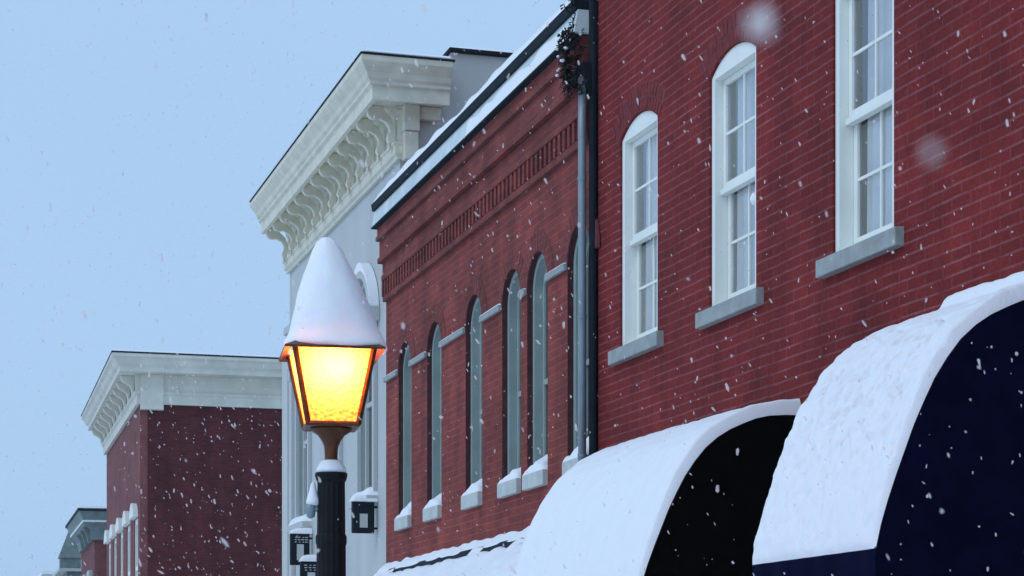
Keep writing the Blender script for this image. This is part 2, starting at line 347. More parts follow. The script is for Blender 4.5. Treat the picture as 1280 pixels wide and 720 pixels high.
def sash_window(parent, c, lamp=False, seedk=0):
    # outer frame: arched head board with straight inner edge
    mb = MB(); f = .035; D0, D1 = -.018, -.15
    top = arch_pts(c, HW - .003, ZS, RISE - .002)
    ih = ZS - .02   # underside of the head
    body = [(c - HW + .003, Z0 + .005)] + top + [(c + HW - .003, Z0 + .005), (c + HW - .058, Z0 + .005), (c + HW - .058, ih), (c - HW + .058, ih), (c - HW + .058, Z0 + .005)]
    mb.prism_y(body, D0, D1)
    w = mb.build('window', M['white'], parent, bevel=.004)
    i0, i1 = c - HW + .060, c + HW - .060
    def sash(x0, x1, z0, z1, y, st, br, tr, muntin_x, name):
        m2 = MB(); y1 = y - .035
        m2.box(x0, x0 + st, y, y1, z0, z1); m2.box(x1 - st, x1, y, y1, z0, z1)
        m2.box(x0 + st, x1 - st, y - .001, y1 + .001, z0, z0 + br); m2.box(x0 + st, x1 - st, y - .001, y1 + .001, z1 - tr, z1)
        o = m2.build(name, M['white'], w, bevel=.003)
        mm = MB(); zc = (z0 + br + z1 - tr) / 2
        mm.box(x0 + st, x1 - st, y - .008, y - .026, zc - .010, zc + .010)
        xc = (x0 + x1) / 2
        mm.box(xc - .009, xc + .009, y - .009, y - .025, z0 + br, zc - .010); mm.box(xc - .009, xc + .009, y - .009, y - .025, zc + .010, z1 - tr)
        mm.build('muntin', M['white'], w)
        g = MB(); g.add([(x0 + st, y - .02, z0 + br), (x1 - st, y - .02, z0 + br), (x1 - st, y - .02, z1 - tr), (x0 + st, y - .02, z1 - tr)], [(3, 2, 1, 0)])
        g.build('pane', M['glass'], w, keep=True)
    sash(i0, i1, RAIL, ZS - .022, -.085, .045, .06, .045, True, 'upper_sash')
    sash(i0, i1, Z0 + .03, RAIL + .035, -.122, .05, .075, .045, True, 'lower_sash')
    # staff bead: meeting rail lip and sloping bottom board
    m3 = MB(); m3.box(i0, i1, -.060, -.120, RAIL - .03, RAIL + .012); m3.build('meeting_rail', M['white'], w, bevel=.004)
    m3 = MB(); m3.prism_x([(-.022, Z0 + .006), (-.16, Z0 + .006), (-.16, Z0 + .055), (-.08, Z0 + .04), (-.022, Z0 + .03)], i0, i1); m3.build('bottom_board', M['white'], w)
    # curtain, hung in folds
    m4 = MB(); n = 60; vs = []; gap = [.10, .08, .12, .1][seedk]
    xs = [i0 + .02 + (i1 - i0 - .04) * (i / n) for i in range(n + 1)]
    for x in xs:
        yy = -.165 + .012 * math.sin(x * 58 + seedk) + .005 * math.sin(x * 131 + 2 * seedk)
        vs += [(x, yy, Z0 + .04), (x, yy - .01, ZS - .02)]
    cut = [i for i in range(n) if xs[i] < i1 - gap]
    m4.add(vs, [(2 * i, 2 * i + 2, 2 * i + 3, 2 * i + 1) for i in cut])
    m4.build('curtain', M['curtain'], w, smooth=True)
    s = MB(); s.prism_x([(-.15, Z0 - .13), (.065, Z0 - .13), (.065, Z0 - .012), (-.15, Z0 + .003)], c - HW - .13, c + HW + .13)
    s.build('sill', M['stone'], w, bevel=.008)
    b = MB(); b.box(c - HW + .001, c + HW - .001, -.42, -.422, Z0, ZS + .1); b.build('room_backdrop', M['room'], w)
    return w
for k, c in enumerate(WC):
    w = sash_window(near, c, seedk=k)
    if k == 1:      # a small globe lamp hangs behind the lower panes of the second window
        m = MB(); m.lathe([(.001, RAIL - .20), (.03, RAIL - .19), (.045, RAIL - .15), (.03, RAIL - .11), (.001, RAIL - .10)], 16, c - .10, -.145); m.build('globe', M['curtain'], w, smooth=True)

# ------------------------------------------------------------------ awnings
PROF = [(0, 0), (.12, .002), (.24, .012), (.34, .035), (.43, .07), (.53, .115), (.62, .17), (.71, .245), (.79, .34), (.86, .44), (.92, .55), (.98, .67), (1.03, .79), (1.08, .91), (1.13, 1.04), (1.17, 1.16), (1.20, 1.28)]
def awning(name, label, s0, s1, zt, sy, sh, fabric, snowm, valz, step=None, th0=.13, pits=False):
    """zt: height of the canopy top at the wall, s0 the far end and s1 the near end along the wall"""
    t = thing(name, label, 'awning', (.7485, 18.02, 0), rz_of(-200), None)
    P = [(h * sh, zt - v * sy) for h, v in PROF]
    # origin of the thing under the awning itself
    base = Matrix.Rotation(rz_of(-200), 4, 'Z') @ Vector(((s0 + s1) / 2, 0, 0)); t.location = (.7485 + base.x, 18.02 + base.y, 0)
    off = (s0 + s1) / 2; a0, a1 = s0 - off, s1 - off
    mb = MB(); n = len(P)
    for k, x in enumerate((a0 - .02 * 0, a1)): pass
    vs = [(a0, h + .004, z) for h, z in P] + [(a1, h + .004, z) for h, z in P]
    mb.add(vs, [(i, i + 1, n + i + 1, n + i) for i in range(n - 1)]); mb.build('canopy', fabric, t, smooth=True)
    for x, nm in ((a1 + .0, 'end_panel'), (a0, 'end_panel')):
        m = MB(); poly = [(h, z - .003) for h, z in P] + [(P[-1][0], valz), (.01, valz)]
        m.prism_x(poly, x - .003, x + .002); m.build(nm, fabric, t)
    m = MB(); nn = 40; hh = P[-1][0]; vs = []
    for i in range(nn + 1):
        x = a1 + (a0 - a1) * i / nn; w = .012 * math.sin(i * .9)
        vs += [(x, hh + .006, P[-1][1] + .01), (x, hh + .006 + w, valz - .02 + .02 * abs(math.sin(i * .55)))]
    m.add(vs, [(2 * i, 2 * i + 2, 2 * i + 3, 2 * i + 1) for i in range(nn)]); m.build('valance', fabric, t, smooth=True)
    # hoops of the frame
    m = MB()
    for x in (a0 - .04, 0.0, a1 + .04): m.tube([(x, h - .028, z - .028) for h, z in P], .012, 8)
    m.tube([(a0, P[-1][0] - .01, P[-1][1]), (a1, P[-1][0] - .01, P[-1][1])], .014, 8); m.build('frame', M['dark_metal'], t)
    # snow
    F = []
    for i in range(len(P) - 1):
        for q in range(6): F.append((P[i][0] + (P[i + 1][0] - P[i][0]) * q / 6, P[i][1] + (P[i + 1][1] - P[i][1]) * q / 6))
    F.append(P[-1]); NF = len(F); NS = max(60, int(abs(a1 - a0) * 70)); vs = []; fs = []
    for i in range(NS + 1):
        x = a1 + (a0 - a1) * i / NS
        de = min(abs(x - a1), abs(x - a0)); e = math.sqrt(max(0, 1 - (1 - min(1, de / .035)) ** 2))
        for j in range(NF):
            u = j / (NF - 1); h, z = F[j]
            pa = F[max(0, j - 2)]; pb = F[min(NF - 1, j + 2)]; tx, tz = pb[0] - pa[0], pb[1] - pa[1]; l = math.hypot(tx, tz); nx, nz2 = -tz / l, tx / l
            if nz2 < 0 and nx < 0: nx, nz2 = -nx, -nz2
            th = th0 * (1 - .78 * u) * (1 + .16 * noise.noise(Vector((x * 1.7, u * 4, 3.3 + th0)))) + .010 * noise.noise(Vector((x * 9, u * 16, 1.7)))
            if step and h < step[1]:
                sx = (step[0] - off) - x; k = max(0, min(1, sx / .025)) * max(0, min(1, (step[1] - h) / .06)); k = k * k * (3 - 2 * k); th += step[2] * k
            if pits:
                c = noise.noise(Vector((x * 15, u * 26, 9.1))); w = math.exp(-((u - .50) / .20) ** 2)
                if c > .18: th -= .06 * min(1, (c - .18) * 6) * w * (0.3 if de < .15 else 1)
                c2 = noise.noise(Vector((x * 24, u * 38, 4.1)))
                if c2 > .24: th -= .02 * min(1, (c2 - .22) * 5) * math.exp(-((u - .68) / .28) ** 2)
            be = math.sqrt(max(0, 1 - (1 - min(1, (1 - u) * (NF - 1) / 5)) ** 2))
            th *= e * be; over = .012 * e
            xx = x + (over if abs(x - a1) < .0 else 0)
            vs.append((xx, h + nx * th + .006, z + nz2 * th + .002))
    for i in range(NS):
        for j in range(NF - 1):
            b = i * NF + j; fs.append((b, b + 1, b + NF + 1, b + NF))
    m = MB(); m.add(vs, fs)
    # wall side closure
    o = m.build('snow_cover', snowm, t, smooth=True)
    return t
def sY(Y): return (Y - 18.02) / .9516
awning('dome_awning', 'black canvas barrel awning under smooth thick snow, farther one of the two', sY(16.95), sY(14.2), 1.86 + EYE, 1.0, 1.0, M['black_fabric'], M['snow_soft'], .35 + EYE, th0=.125)
awning('dome_awning', 'navy canvas barrel awning with pitted snow on top, nearest at the right', sY(12.46), sY(11.02), 2.07 + EYE, 1.06, 1.0, M['navy_fabric'], M['snow_rough'], .42 + EYE, step=(sY(12.0), .26, .075), th0=.11, pits=True)

# ------------------------------------------------------------------ mid brick building with round arched windows
MX = (.696, 18.1); LM = 7.93
mid = thing('brick_building', 'lower faded red brick building with a row of narrow round arched windows and dentil cornice', 'building', (MX[0], MX[1], 0), rz_of(-130))
mc = [.36, 1.61, 2.47, 3.86, 5.53, 6.94]; hw = .325; mz0 = 2.04 + EYE; mzs = 3.80 + EYE; mtop = 4.80 + EYE
holes = [hole(c, hw, mz0, mzs, hw * .98, 20) for c in mc]
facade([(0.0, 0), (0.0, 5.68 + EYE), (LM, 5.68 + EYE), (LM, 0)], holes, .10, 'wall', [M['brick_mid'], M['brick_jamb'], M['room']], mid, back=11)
for c in mc: ring(c, hw, mzs, hw * .98, .20, -.02, .006, 15, 'brick_arch', mid, M['brick_mid_trim'])
def band(z0, z1, out, name='string_course', m=M['brick_mid_trim'], e=.0):
    b = MB(); b.box(.0, LM + e, .0015, out, z0 + EYE, z1 + EYE); return b.build(name, m, mid, bevel=.004)
band(4.765, 4.83, .045); band(5.02, 5.09, .060, e=.01); band(5.093, 5.235, .045, e=.01)
band(5.238, 5.30, .105, e=.03); band(5.303, 5.51, .082, e=.02); band(5.513, 5.565, .125, e=.04); band(5.568, 5.675, .105, e=.04)
d_ = MB(); x = .06
while x < LM - .03: d_.box(x, x + .065, .0015, .05, 4.833 + EYE, 5.018 + EYE); x += .14
d_.build('dentil_course', M['brick_mid_trim'], mid); tag(d_ and mid.children[-1])
# impost moulding between arches
m = MB(); edges = [0.0] + sum([[c - hw, c + hw] for c in mc], []) + [LM]
for i in range(0, len(edges), 2):
    if edges[i + 1] - edges[i] > .05: m = MB(); m.box(edges[i] + .004, edges[i + 1] - .004, .0015, .04, 3.77 + EYE, 3.825 + EYE); m.build('impost_moulding', M['stone'], mid, bevel=.008)
for i in range(0, len(edges), 2):
    if edges[i + 1] - edges[i] > .2:
        m = MB(); snow_strip(m, edges[i] + .01, edges[i + 1] - .01, .008, .04, 3.827 + EYE, .018, i); m.build('snow', M['snow'], mid, smooth=True)
# fascia, dark flashing and snow of the roof edge
m = MB(); m.prism_x([(-.02, 5.677 + EYE), (.17, 5.677 + EYE), (.17, 5.70 + EYE), (.135, 5.89 + EYE), (-.02, 5.89 + EYE)], -.02, LM + .06); m.build('fascia', M['band'], mid, bevel=.004)
m = MB(); m.box(-.02, LM + .08, .0, .173, 5.674 + EYE, 5.692 + EYE); m.build('drip_edge', M['dark_metal'], mid)
m = MB(); m.prism_x([(-.3, 5.892 + EYE), (.165, 5.892 + EYE), (.175, 5.975 + EYE), (-.3, 5.995 + EYE)], -.02, LM + .07); m.build('gutter', M['dark_metal'], mid, bevel=.004)
m = MB(); snow_strip(m, .02, LM + .06, -.3, .165, 5.982 + EYE, .12, 2, 160, 8, edge=.02); m.build('snow', M['snow'], mid, smooth=True)
m = MB(); snow_strip(m, .25, 3.6, .02, .170, 5.70 + EYE, .155, 5, 90, 8, edge=.05); m.build('snow', M['snow'], mid, smooth=True)
# windows
def arch_window(parent, c):
    m = MB(); o1 = arch_pts(c, hw - .002, mzs, (hw - .002) * .98, 20); i1 = arch_pts(c, hw - .06, mzs, (hw - .06) * .98, 20)
    y0, y1 = -.055, -.168
    ol = [(c - hw + .002, mz0 + .003)] + o1 + [(c + hw - .002, mz0 + .003), (c + hw - .06, mz0 + .003)] + list(reversed(i1)) + [(c - hw + .06, mz0 + .003)]
    m.prism_y(ol, y0, y1); w = m.build('window', M['frame_grey'], parent)
    m = MB(); i2 = arch_pts(c, hw - .115, mzs, (hw - .115) * .98, 20); i1b = arch_pts(c, hw - .062, mzs, (hw - .062) * .98, 20)
    m.prism_y([(c - hw + .062, mz0 + .01)] + i1b + [(c + hw - .062, mz0 + .01), (c + hw - .115, mz0 + .06)] + list(reversed(i2)) + [(c - hw + .115, mz0 + .06)], -.135, -.18)
    zr = 2.92 + EYE; m.box(c - hw + .115, c + hw - .115, -.128, -.178, zr - .025, zr + .025); m.box(c - hw + .062, c + hw - .062, -.13, -.179, mz0 + .012, mz0 + .07)
    m.build('sash', M['frame_grey'], w)
    g = MB(); pts = [(c - hw + .10, mz0 + .05)] + arch_pts(c, hw - .10, mzs, (hw - .10) * .98, 14) + [(c + hw - .10, mz0 + .05)]
    g.add([(x, -.155, z) for x, z in pts], [tuple(range(len(pts)))]); g.build('pane', M['glass_dull'], w, keep=True)
    g = MB(); g.add([(x, -.24, z) for x, z in pts], [tuple(range(len(pts)))]); g.build('blind', M['curtain_dark'], w)
    s = MB(); s.box(c - hw - .005, c + hw + .005, -.10, .055, 1.89 + EYE, 2.035 + EYE); s.build('sill', M['stone_pale'], w, bevel=.01)
    return w
for k, c in enumerate(mc):
    w = arch_window(mid, c)
    n = 16; mm = 10; vs = []; fs = []; z = 2.033 + EYE
    for i in range(n + 1):
        for j in range(mm + 1):
            u = i / n; v = j / mm; x = c - hw - .003 + (2 * hw + .006) * u; y = -.10 + .150 * v
            e = math.sqrt(max(0, 1 - (1 - min(1, min(u, 1 - u) * 7)) ** 2)); ev = math.sqrt(max(0, 1 - (1 - min(1, (1 - v) * 5)) ** 2))
            pk = .045 + .13 * math.exp(-((u - .45 - .1 * math.sin(k * 2.1)) / .26) ** 2) * (1 - v * .75)
            vs.append((x, y, z + e * ev * pk * (1 + .5 * noise.noise(Vector((x * 8, y * 9, k))))))
    for i in range(n):
        for j in range(mm): a = i * (mm + 1) + j; fs.append((a, a + mm + 1, a + mm + 2, a + 1))
    m = MB(); m.add(vs, fs); m.build('snow', M['snow'], w, smooth=True)
# shopfront canopy at its foot
cn = thing('shopfront_canopy', 'low sloping shopfront canopy buried in snow below the arched windows', 'canopy', (MX[0], MX[1], 0), rz_of(-130))
m = MB(); m.prism_x([(.002, 1.44 + EYE), (.10, 1.44 + EYE), (.62, .90 + EYE), (.62, .75 + EYE), (.002, .75 + EYE)], .02, LM + .1); m.build('roof', M['dark_metal'], cn, bevel=.01)
m = MB(); m.box(.02, LM + .1, .623, .65, .75 + EYE, .90 + EYE); m.build('fascia', M['teal'], cn, bevel=.004)
def slope_snow(x0, x1, va, vb, th, seed):
    m = MB(); n = int(abs(x1 - x0) * 26) + 6; q = 12; vs = []; fs = []
    for i in range(n + 1):
        for j in range(q + 1):
            u = i / n; v = j / q; x = x0 + (x1 - x0) * u; w = va + (vb - va) * v; w += .008 * noise.noise(Vector((x * 2.4, seed, 0))) * v
            y = .004 + .63 * w; z = 1.485 - .58 * w + EYE
            pass
            e = math.sqrt(max(0, 1 - (1 - min(1, min(u, 1 - u) * n / 4)) ** 2)); ev = math.sqrt(max(0, 1 - (1 - min(1, (1 - v) * 4)) ** 2))
            if va > 0: ev *= math.sqrt(max(0, 1 - (1 - min(1, v * 4)) ** 2))
            vs.append((x, y, z - .012 + e * ev * th * (1 + .5 * noise.noise(Vector((x * 3, y * 6, seed))))))
    for i in range(n):
        for j in range(q): a = i * (q + 1) + j; fs.append((a, a + q + 1, a + q + 2, a + 1))
    m.add(vs, fs); return m.build('snow', M['snow'], cn, smooth=True)
slope_snow(.05, LM + .08, 0, .22, .06, 1.0); slope_snow(.05, LM + .08, .25, 1.0, .08, 2.0)
slope_snow(3.0, 3.5, .15, .42, .06, 4.0); slope_snow(.05, 1.9, .15, .42, .06, 5.0); slope_snow(6.9, LM + .06, .15, .42, .06, 6.0)
# downpipes in the corner
def tag_mesh(o, l, c, g=None): return tag(o, l, c, g)
DPX, DPY = -.03, .09
dp = thing('downpipe', 'pale grey metal downpipe at the end of the arched window building', 'downpipe', (MX[0], MX[1], 0), rz_of(-130))
m = MB(); m.tube([(DPX, DPY + .01, z) for z in (1.2 + EYE, 3 + EYE, 4.72 + EYE, 5.30 + EYE)], .036, 14); m.build('pipe', M['pipe'], dp, smooth=True)
for z in (2.0, 3.2, 4.4):
    m = MB(); m.lathe([(.041, z + EYE), (.041, z + .03 + EYE)], 16, DPX, DPY + .01); m.build('bracket', M['pipe'], dp)
dk = thing('downpipe', 'black downpipe squeezed between grey downpipe and tall brick building', 'downpipe', (.7485, 18.02, 0), rz_of(-200))
m = MB(); m.tube([(.035, .035, z) for z in (0.1, 3, 5.3 + EYE, 6.02 + EYE)], .038, 12); m.build('pipe', M['dark_metal'], dk, smooth=True)
m = MB(); m.prism_x([(-.04, 5.15 + EYE), (.08, 5.15 + EYE), (.14, 5.32 + EYE), (.14, 5.42 + EYE), (-.04, 5.42 + EYE)], .004, .16); m.build('hopper', M['dark_metal'], dk, bevel=.008)
# withered creeper hanging over the corner
vn = thing('creeper', 'black withered creeper clump dotted with snow hanging over the roof corner beside tall brick building', 'plant', (MX[0], MX[1], 0), rz_of(-130))
rnd = random.Random(11); m = MB(); sn = MB()
for i in range(85):
    t_ = rnd.random(); px_ = -.08 + .29 * rnd.random() ** 1.2; top = 5.88 - px_ * .75; p = Vector((px_, .15 + rnd.uniform(-.03, .07), 5.16 + (top - 5.16) * rnd.random() + EYE))
    if p.z - EYE < 5.20 + px_ * .9: p.z = 5.20 + px_ * .9 + EYE + rnd.random() * .1
    pts = [p]
    d0 = Vector((rnd.uniform(-1, 1), rnd.uniform(-.5, .7), rnd.uniform(-1, .6)))
    for q in range(3): d0 = (d0 + Vector((rnd.uniform(-.6, .6), rnd.uniform(-.5, .5), rnd.uniform(-.8, .2)))).normalized(); pts.append(pts[-1] + d0 * .035)
    m.tube(pts, [.009, .007, .005, .003], 5)
    for q in range(12):
        b = pts[rnd.randrange(4)]; a1 = Vector([rnd.uniform(-1, 1) for _ in range(3)]).normalized() * .028; a2 = Vector([rnd.uniform(-1, 1) for _ in range(3)]).normalized() * .022
        m.add([b, b + a1 + a2 * .4, b + a1 * 1.5, b + a1 - a2 * .6], [(0, 1, 2, 3)])
m.build('stems', M['vine'], vn)
for i in range(7):
    px_ = rnd.random() * .28 - .05; zc = 5.3 + rnd.random() * .5 - px_ * .4 + EYE; yy = .235 + rnd.random() * .03; r = rnd.uniform(.012, .026); sn = MB()
    sn.lathe([(.001, zc - r * .6), (r, zc - r * .2), (r * .9, zc + r * .3), (.001, zc + r * .8)], 8, px_, yy); sn.build('snow', M['snow'], vn, smooth=True)

# ------------------------------------------------------------------ grey building with bracketed cornice
grey = thing('painted_building', 'pale blue-grey building with heavy cream bracketed cornice behind the street lamp', 'building', (-1.4, 26.0, 0), rz_of(-140))
LG = 7.45; GT = 7.45 + EYE
gc = [1.78, 3.95, 6.2]; ghw = .44; gz0 = 2.52 + EYE; gzs = 4.95 + EYE
holes = [hole(c, ghw, gz0, gzs, .40, 18) for c in gc]
facade([(0, 0), (0, GT), (LG, GT), (LG, 0)], holes, .14, 'wall', [M['facade_grey'], M['frame_grey'], M['room']], grey)
m = MB()   # side wall with its raised parapet, rear wall and roof
m.box(0.002, .25, -.145, -.66, 0, GT); m.box(0.002, .25, -.66, -12, 0, 8.0 + EYE); m.box(LG - .25, LG - .002, -.145, -12, 0, 7.4 + EYE)
m.box(.25, LG - .25, -11.8, -12, 0, 7.4 + EYE); m.box(.25, LG - .25, -.145, -11.8, 7.2 + EYE, 7.4 + EYE)
m.build('side_wall', M['siding'], grey)
m = MB(); m.add([(0.001, -.001, 0), (0.001, -.144, 0), (.001, -.144, GT), (.001, -.001, GT)], [(0, 1, 2, 3)]); m.build('wall_corner', M['siding'], grey)
m = MB(); m.box(-.05, .30, -.63, -12.05, 8.002 + EYE, 8.055 + EYE); m.build('coping', M['dark_metal'], grey, bevel=.006)
m = MB(); snow_strip(m, .30, -.04, -12, -.66, 8.055 + EYE, .045, 3, 10, 60); m.build('snow', M['snow'], grey, smooth=True)
# cornice
m = MB(); m.mitred([(.003, 6.60 + EYE), (.05, 6.60 + EYE), (.05, 6.64 + EYE), (.085, 6.66 + EYE), (.085, 6.76 + EYE), (.11, 6.775 + EYE), (.11, 6.797 + EYE), (.003, 6.797 + EYE)], LG + .05, .10)
m.build('architrave', M['cream'], grey, bevel=.004)
m = MB(); m.mitred([(.003, 6.80 + EYE), (.03, 6.80 + EYE), (.035, 7.15 + EYE), (.06, 7.20 + EYE), (.06, 7.262 + EYE), (.003, 7.262 + EYE)], LG + .02, .10)
m.build('cove', M['cream'], grey)
CP = [(.003, 7.265 + EYE), (.40, 7.265 + EYE), (.40, 7.20 + EYE), (.46, 7.20 + EYE), (.46, 7.36 + EYE), (.50, 7.38 + EYE), (.50, 7.42 + EYE), (.53, 7.45 + EYE), (.55, 7.51 + EYE), (.60, 7.57 + EYE), (.635, 7.62 + EYE), (.635, 7.69 + EYE), (.003, 7.72 + EYE)]
m = MB(); m.mitred(CP, LG + .0, .52); m.build('crown', M['cream'], grey, bevel=.003)
m = MB(); m.mitred([(.003, 7.722 + EYE), (.645, 7.692 + EYE), (.645, 7.715 + EYE), (.003, 7.745 + EYE)], LG + .01, .54); m.build('flashing', M['dark_metal'], grey)
m = MB(); m.mitred([(.003, 7.746 + EYE), (.60, 7.718 + EYE), (.615, 7.74 + EYE), (.56, 7.775 + EYE), (.003, 7.80 + EYE)], LG + .0, .5); m.build('snow', M['snow'], grey, bevel=.01)
bp0 = [(.09, 6.905), (.135, 6.91), (.16, 6.95), (.15, 6.99), (.125, 7.02), (.13, 7.06), (.17, 7.11), (.25, 7.14), (.32, 7.13), (.37, 7.14), (.405, 7.17), (.41, 7.21), (.39, 7.24), (.41, 7.262), (.205, 7.262), (.205, 7.225), (.105, 7.155), (.055, 7.05)]
bp = [(y, 6.80 + (z - 6.905) * 1.29) for y, z in bp0]
m = MB(); m.prism_x([(y, z + EYE) for y, z in bp], -.038, .038)
m.lathe([(.001, 0), (.03, 0)], 8) if False else None
br0 = m.build('bracket', M['cream'], grey, bevel=.008); nb = 13
br0.location.x = .06
for i in range(1, nb): copy_part(br0, grey, ((LG - .22) / (nb - 1) * i, 0, 0))
m = MB(); m.box(-.03, .03, .115, .14, 6.72 + EYE, 6.796 + EYE); pd = m.build('pendant', M['cream'], grey, bevel=.006); pd.location.x = .06
for i in range(1, nb): copy_part(pd, grey, ((LG - .22) / (nb - 1) * i, 0, 0))
# corner block on the side
m = MB(); m.box(-.16, -.004, -.02, -.20, 6.58 + EYE, 6.93 + EYE); m.box(-.19, -.004, -.01, -.21, 6.935 + EYE, 7.262 + EYE); m.build('corner_block', M['cream'], grey, bevel=.01)
m = MB(); m.box(-.12, -.004, -.21, -.50, 7.10 + EYE, 7.262 + EYE); m.build('return_board', M['cream'], grey, bevel=.01)
# pilasters
for x0, x1 in ((.03, .55), (LG - .50, LG - .02)):
    m = MB(); m.box(x0, x1, .002, .07, .2, 5.6 + EYE); m.box(x0 - .02, x1 + .02, .002, .10, 5.603 + EYE, 5.72 + EYE); m.build('pilaster', M['facade_grey'], grey, bevel=.006)
m = MB(); m.box(LG - .30, LG + .14, -.3, .10, 0, 5.30 + EYE); m.build('pilaster', M['siding'], grey, bevel=.01)
def tall_window(c):
    m = MB(); o1 = arch_pts(c, ghw + .10, gzs, .46, 18); i1 = arch_pts(c, ghw - .002, gzs, .398, 18)
    m.prism_y([(c - ghw - .10, gz0)] + o1 + [(c + ghw + .10, gz0), (c + ghw - .002, gz0)] + list(reversed(i1)) + [(c - ghw + .002, gz0)], .003, .055)
    w = m.build('window', M['facade_grey'], grey)
    m = MB(); j1 = arch_pts(c, ghw - .003, gzs, .39, 18); j2 = arch_pts(c, ghw - .08, gzs, .33, 18)
    m.prism_y([(c - ghw + .003, gz0 + .003)] + j1 + [(c + ghw - .003, gz0 + .003), (c + ghw - .08, gz0 + .08)] + list(reversed(j2)) + [(c - ghw + .08, gz0 + .08)], -.05, -.13)
    zr = 3.8 + EYE; m.box(c - ghw + .08, c + ghw - .08, -.055, -.128, zr - .03, zr + .03); m.build('sash', M['facade_grey'], w)
    p = [(c - ghw + .07, gz0 + .03)] + arch_pts(c, ghw - .07, gzs, .34, 14) + [(c + ghw - .07, gz0 + .03)]
    m = MB(); m.add([(x, -.09, z) for x, z in p], [tuple(range(len(p)))]); m.build('pane', M['glass_dull'], w, keep=True)
    # hood mould with ears
    m = MB(); h1 = arch_pts(c, ghw + .22, gzs + .02, .56, 18); h0 = arch_pts(c, ghw + .105, gzs + .02, .465, 18)
    m.prism_y(h1 + list(reversed(h0)), .003, .15); m.box(c - ghw - .24, c - ghw - .105, .003, .14, gzs - .16, gzs + .02); m.box(c + ghw + .105, c + ghw + .24, .003, .14, gzs - .16, gzs + .02)
    m.build('hood', M['facade_grey'], w, bevel=.01)
    m = MB(); n = 18; up = [(x, z + .035 + .09 * math.exp(-((x - c) / .3) ** 2)) for x, z in h1]; m.prism_y(up + [(x, z + .001) for x, z in reversed(h1)], .01, .145); m.build('snow', M['snow'], w, bevel=.012)
    m = MB(); m.box(c - ghw - .14, c + ghw + .14, -.12, .16, gz0 - .10, gz0 - .002); m.build('sill', M['facade_grey'], w, bevel=.01)
    m = MB(); snow_strip(m, c - ghw - .13, c + ghw + .13, -.10, .16, gz0 - .002, .15, c, 24, 8, edge=.22); m.build('snow', M['snow'], w, smooth=True)
for c in gc: tall_window(c)
# framed boxes under the sills: small projecting signs with snow on top
def sign(cx, z1, z0, y1, wdt, label, scrib):
    t = thing('box_sign', label, 'sign', (0, 0, 0), rz_of(-140), 'small dark framed signs on the painted facade')
    b = Matrix.Rotation(rz_of(-140), 4, 'Z') @ Vector((cx, 0, 0)); t.location = (-1.4 + b.x, 26 + b.y, 0)
    z0 += EYE; z1 += EYE; m = MB(); yy0, yy1 = .05, y1
    m.box(-wdt / 2, wdt / 2, yy0, yy1, z0, z1); m.box(-.02, .02, .002, yy0, z0 + .05, z0 + .08); m.box(-.02, .02, .002, yy0, z1 - .08, z1 - .05)
    m.build('case', M['dark_metal'], t, bevel=.012)
    m = MB(); m.box(-wdt / 2 - .004, -wdt / 2 - .001, yy0 + (yy1 - yy0) * .32, yy0 + (yy1 - yy0) * .68, z0 + .07, z1 - .16); m.build('panel', M['siding'], t)
    if scrib:
        m = MB(); rr = random.Random(int(cx * 100))
        for r_ in range(3):
            for q in range(4):
                a = yy0 + .03 + (yy1 - yy0 - .06) * q / 4; m.box(-wdt / 2 - .006, -wdt / 2 - .0015, a, a + (yy1 - yy0) * .12 * rr.uniform(.6, 1.3), z1 - .05 - .035 * r_ - .012, z1 - .05 - .035 * r_)
        m.build('decoration', M['stone_pale'], t)
    m = MB(); n = 10; snow_strip(m, -wdt / 2 - .01, wdt / 2 + .01, yy0 - .04, yy1 + .02, z1, .11, cx, 14, 10, edge=.14); m.build('snow', M['snow'], t, smooth=True)
sign(1.25, 2.43, 2.02, .34, .10, 'dark framed box sign with a pale panel under the window right of the lamp post', False)
sign(5.6, 2.32, 1.85, .34, .10, 'dark framed box sign high on the facade left of the lamp post', True)
sign(4.7, 1.85, 1.40, .36, .10, 'dark box sign low beside the lamp post, just below another one', True)

# ------------------------------------------------------------------ far brick building with white cornice
far = thing('brick_building', 'dark brick corner building with plain white wrap-around cornice, left of the street lamp', 'building', (-10.19, 57.0, 0), rz_of(-60))
LF = 12.8; fc = [1.3, 3.9, 6.5, 9.1, 11.5]; FT = 8.4 + EYE
holes = [hole(c, .62, 2.0 + EYE, 4.75 + EYE, 0) for c in fc]
facade([(0, 0), (0, FT), (LF, FT), (LF, 0)], holes, .2, 'wall', [M['brick_distant'], M['brick_distant'], M['room']], far, back=.6)
m = MB(); m.box(-.003, LF + .003, -.2, -16, 0, FT); m.build('side_wall', M['brick_far'], far)
m = MB(); m.mitred([(.005, 7.78 + EYE), (.10, 7.78 + EYE), (.10, 8.02 + EYE), (.16, 8.06 + EYE), (.16, 8.12 + EYE), (.005, 8.12 + EYE)], LF + .1, 16); m.build('frieze', M['cream_far'], far)
m = MB(); m.mitred([(.005, 8.122 + EYE), (.12, 8.122 + EYE), (.14, 8.58 + EYE), (.005, 8.58 + EYE)], LF + .1, 16); m.build('frieze_board', M['cream_far'], far)
m = MB(); m.mitred([(.005, 8.583 + EYE), (.60, 8.583 + EYE), (.60, 8.72 + EYE), (.68, 8.78 + EYE), (.74, 8.90 + EYE), (.82, 8.96 + EYE), (.82, 9.04 + EYE), (.005, 9.06 + EYE)], LF + .2, 16); m.build('crown', M['cream_far'], far)
m = MB(); m.mitred([(.005, 9.061 + EYE), (.83, 9.042 + EYE), (.83, 9.085 + EYE), (.005, 9.11 + EYE)], LF + .21, 16); m.build('flashing', M['dark_metal'], far)
m = MB(); m.mitred([(.005, 9.112 + EYE), (.80, 9.09 + EYE), (.76, 9.14 + EYE), (.005, 9.17 + EYE)], LF + .2, 16); m.build('snow', M['snow'], far)
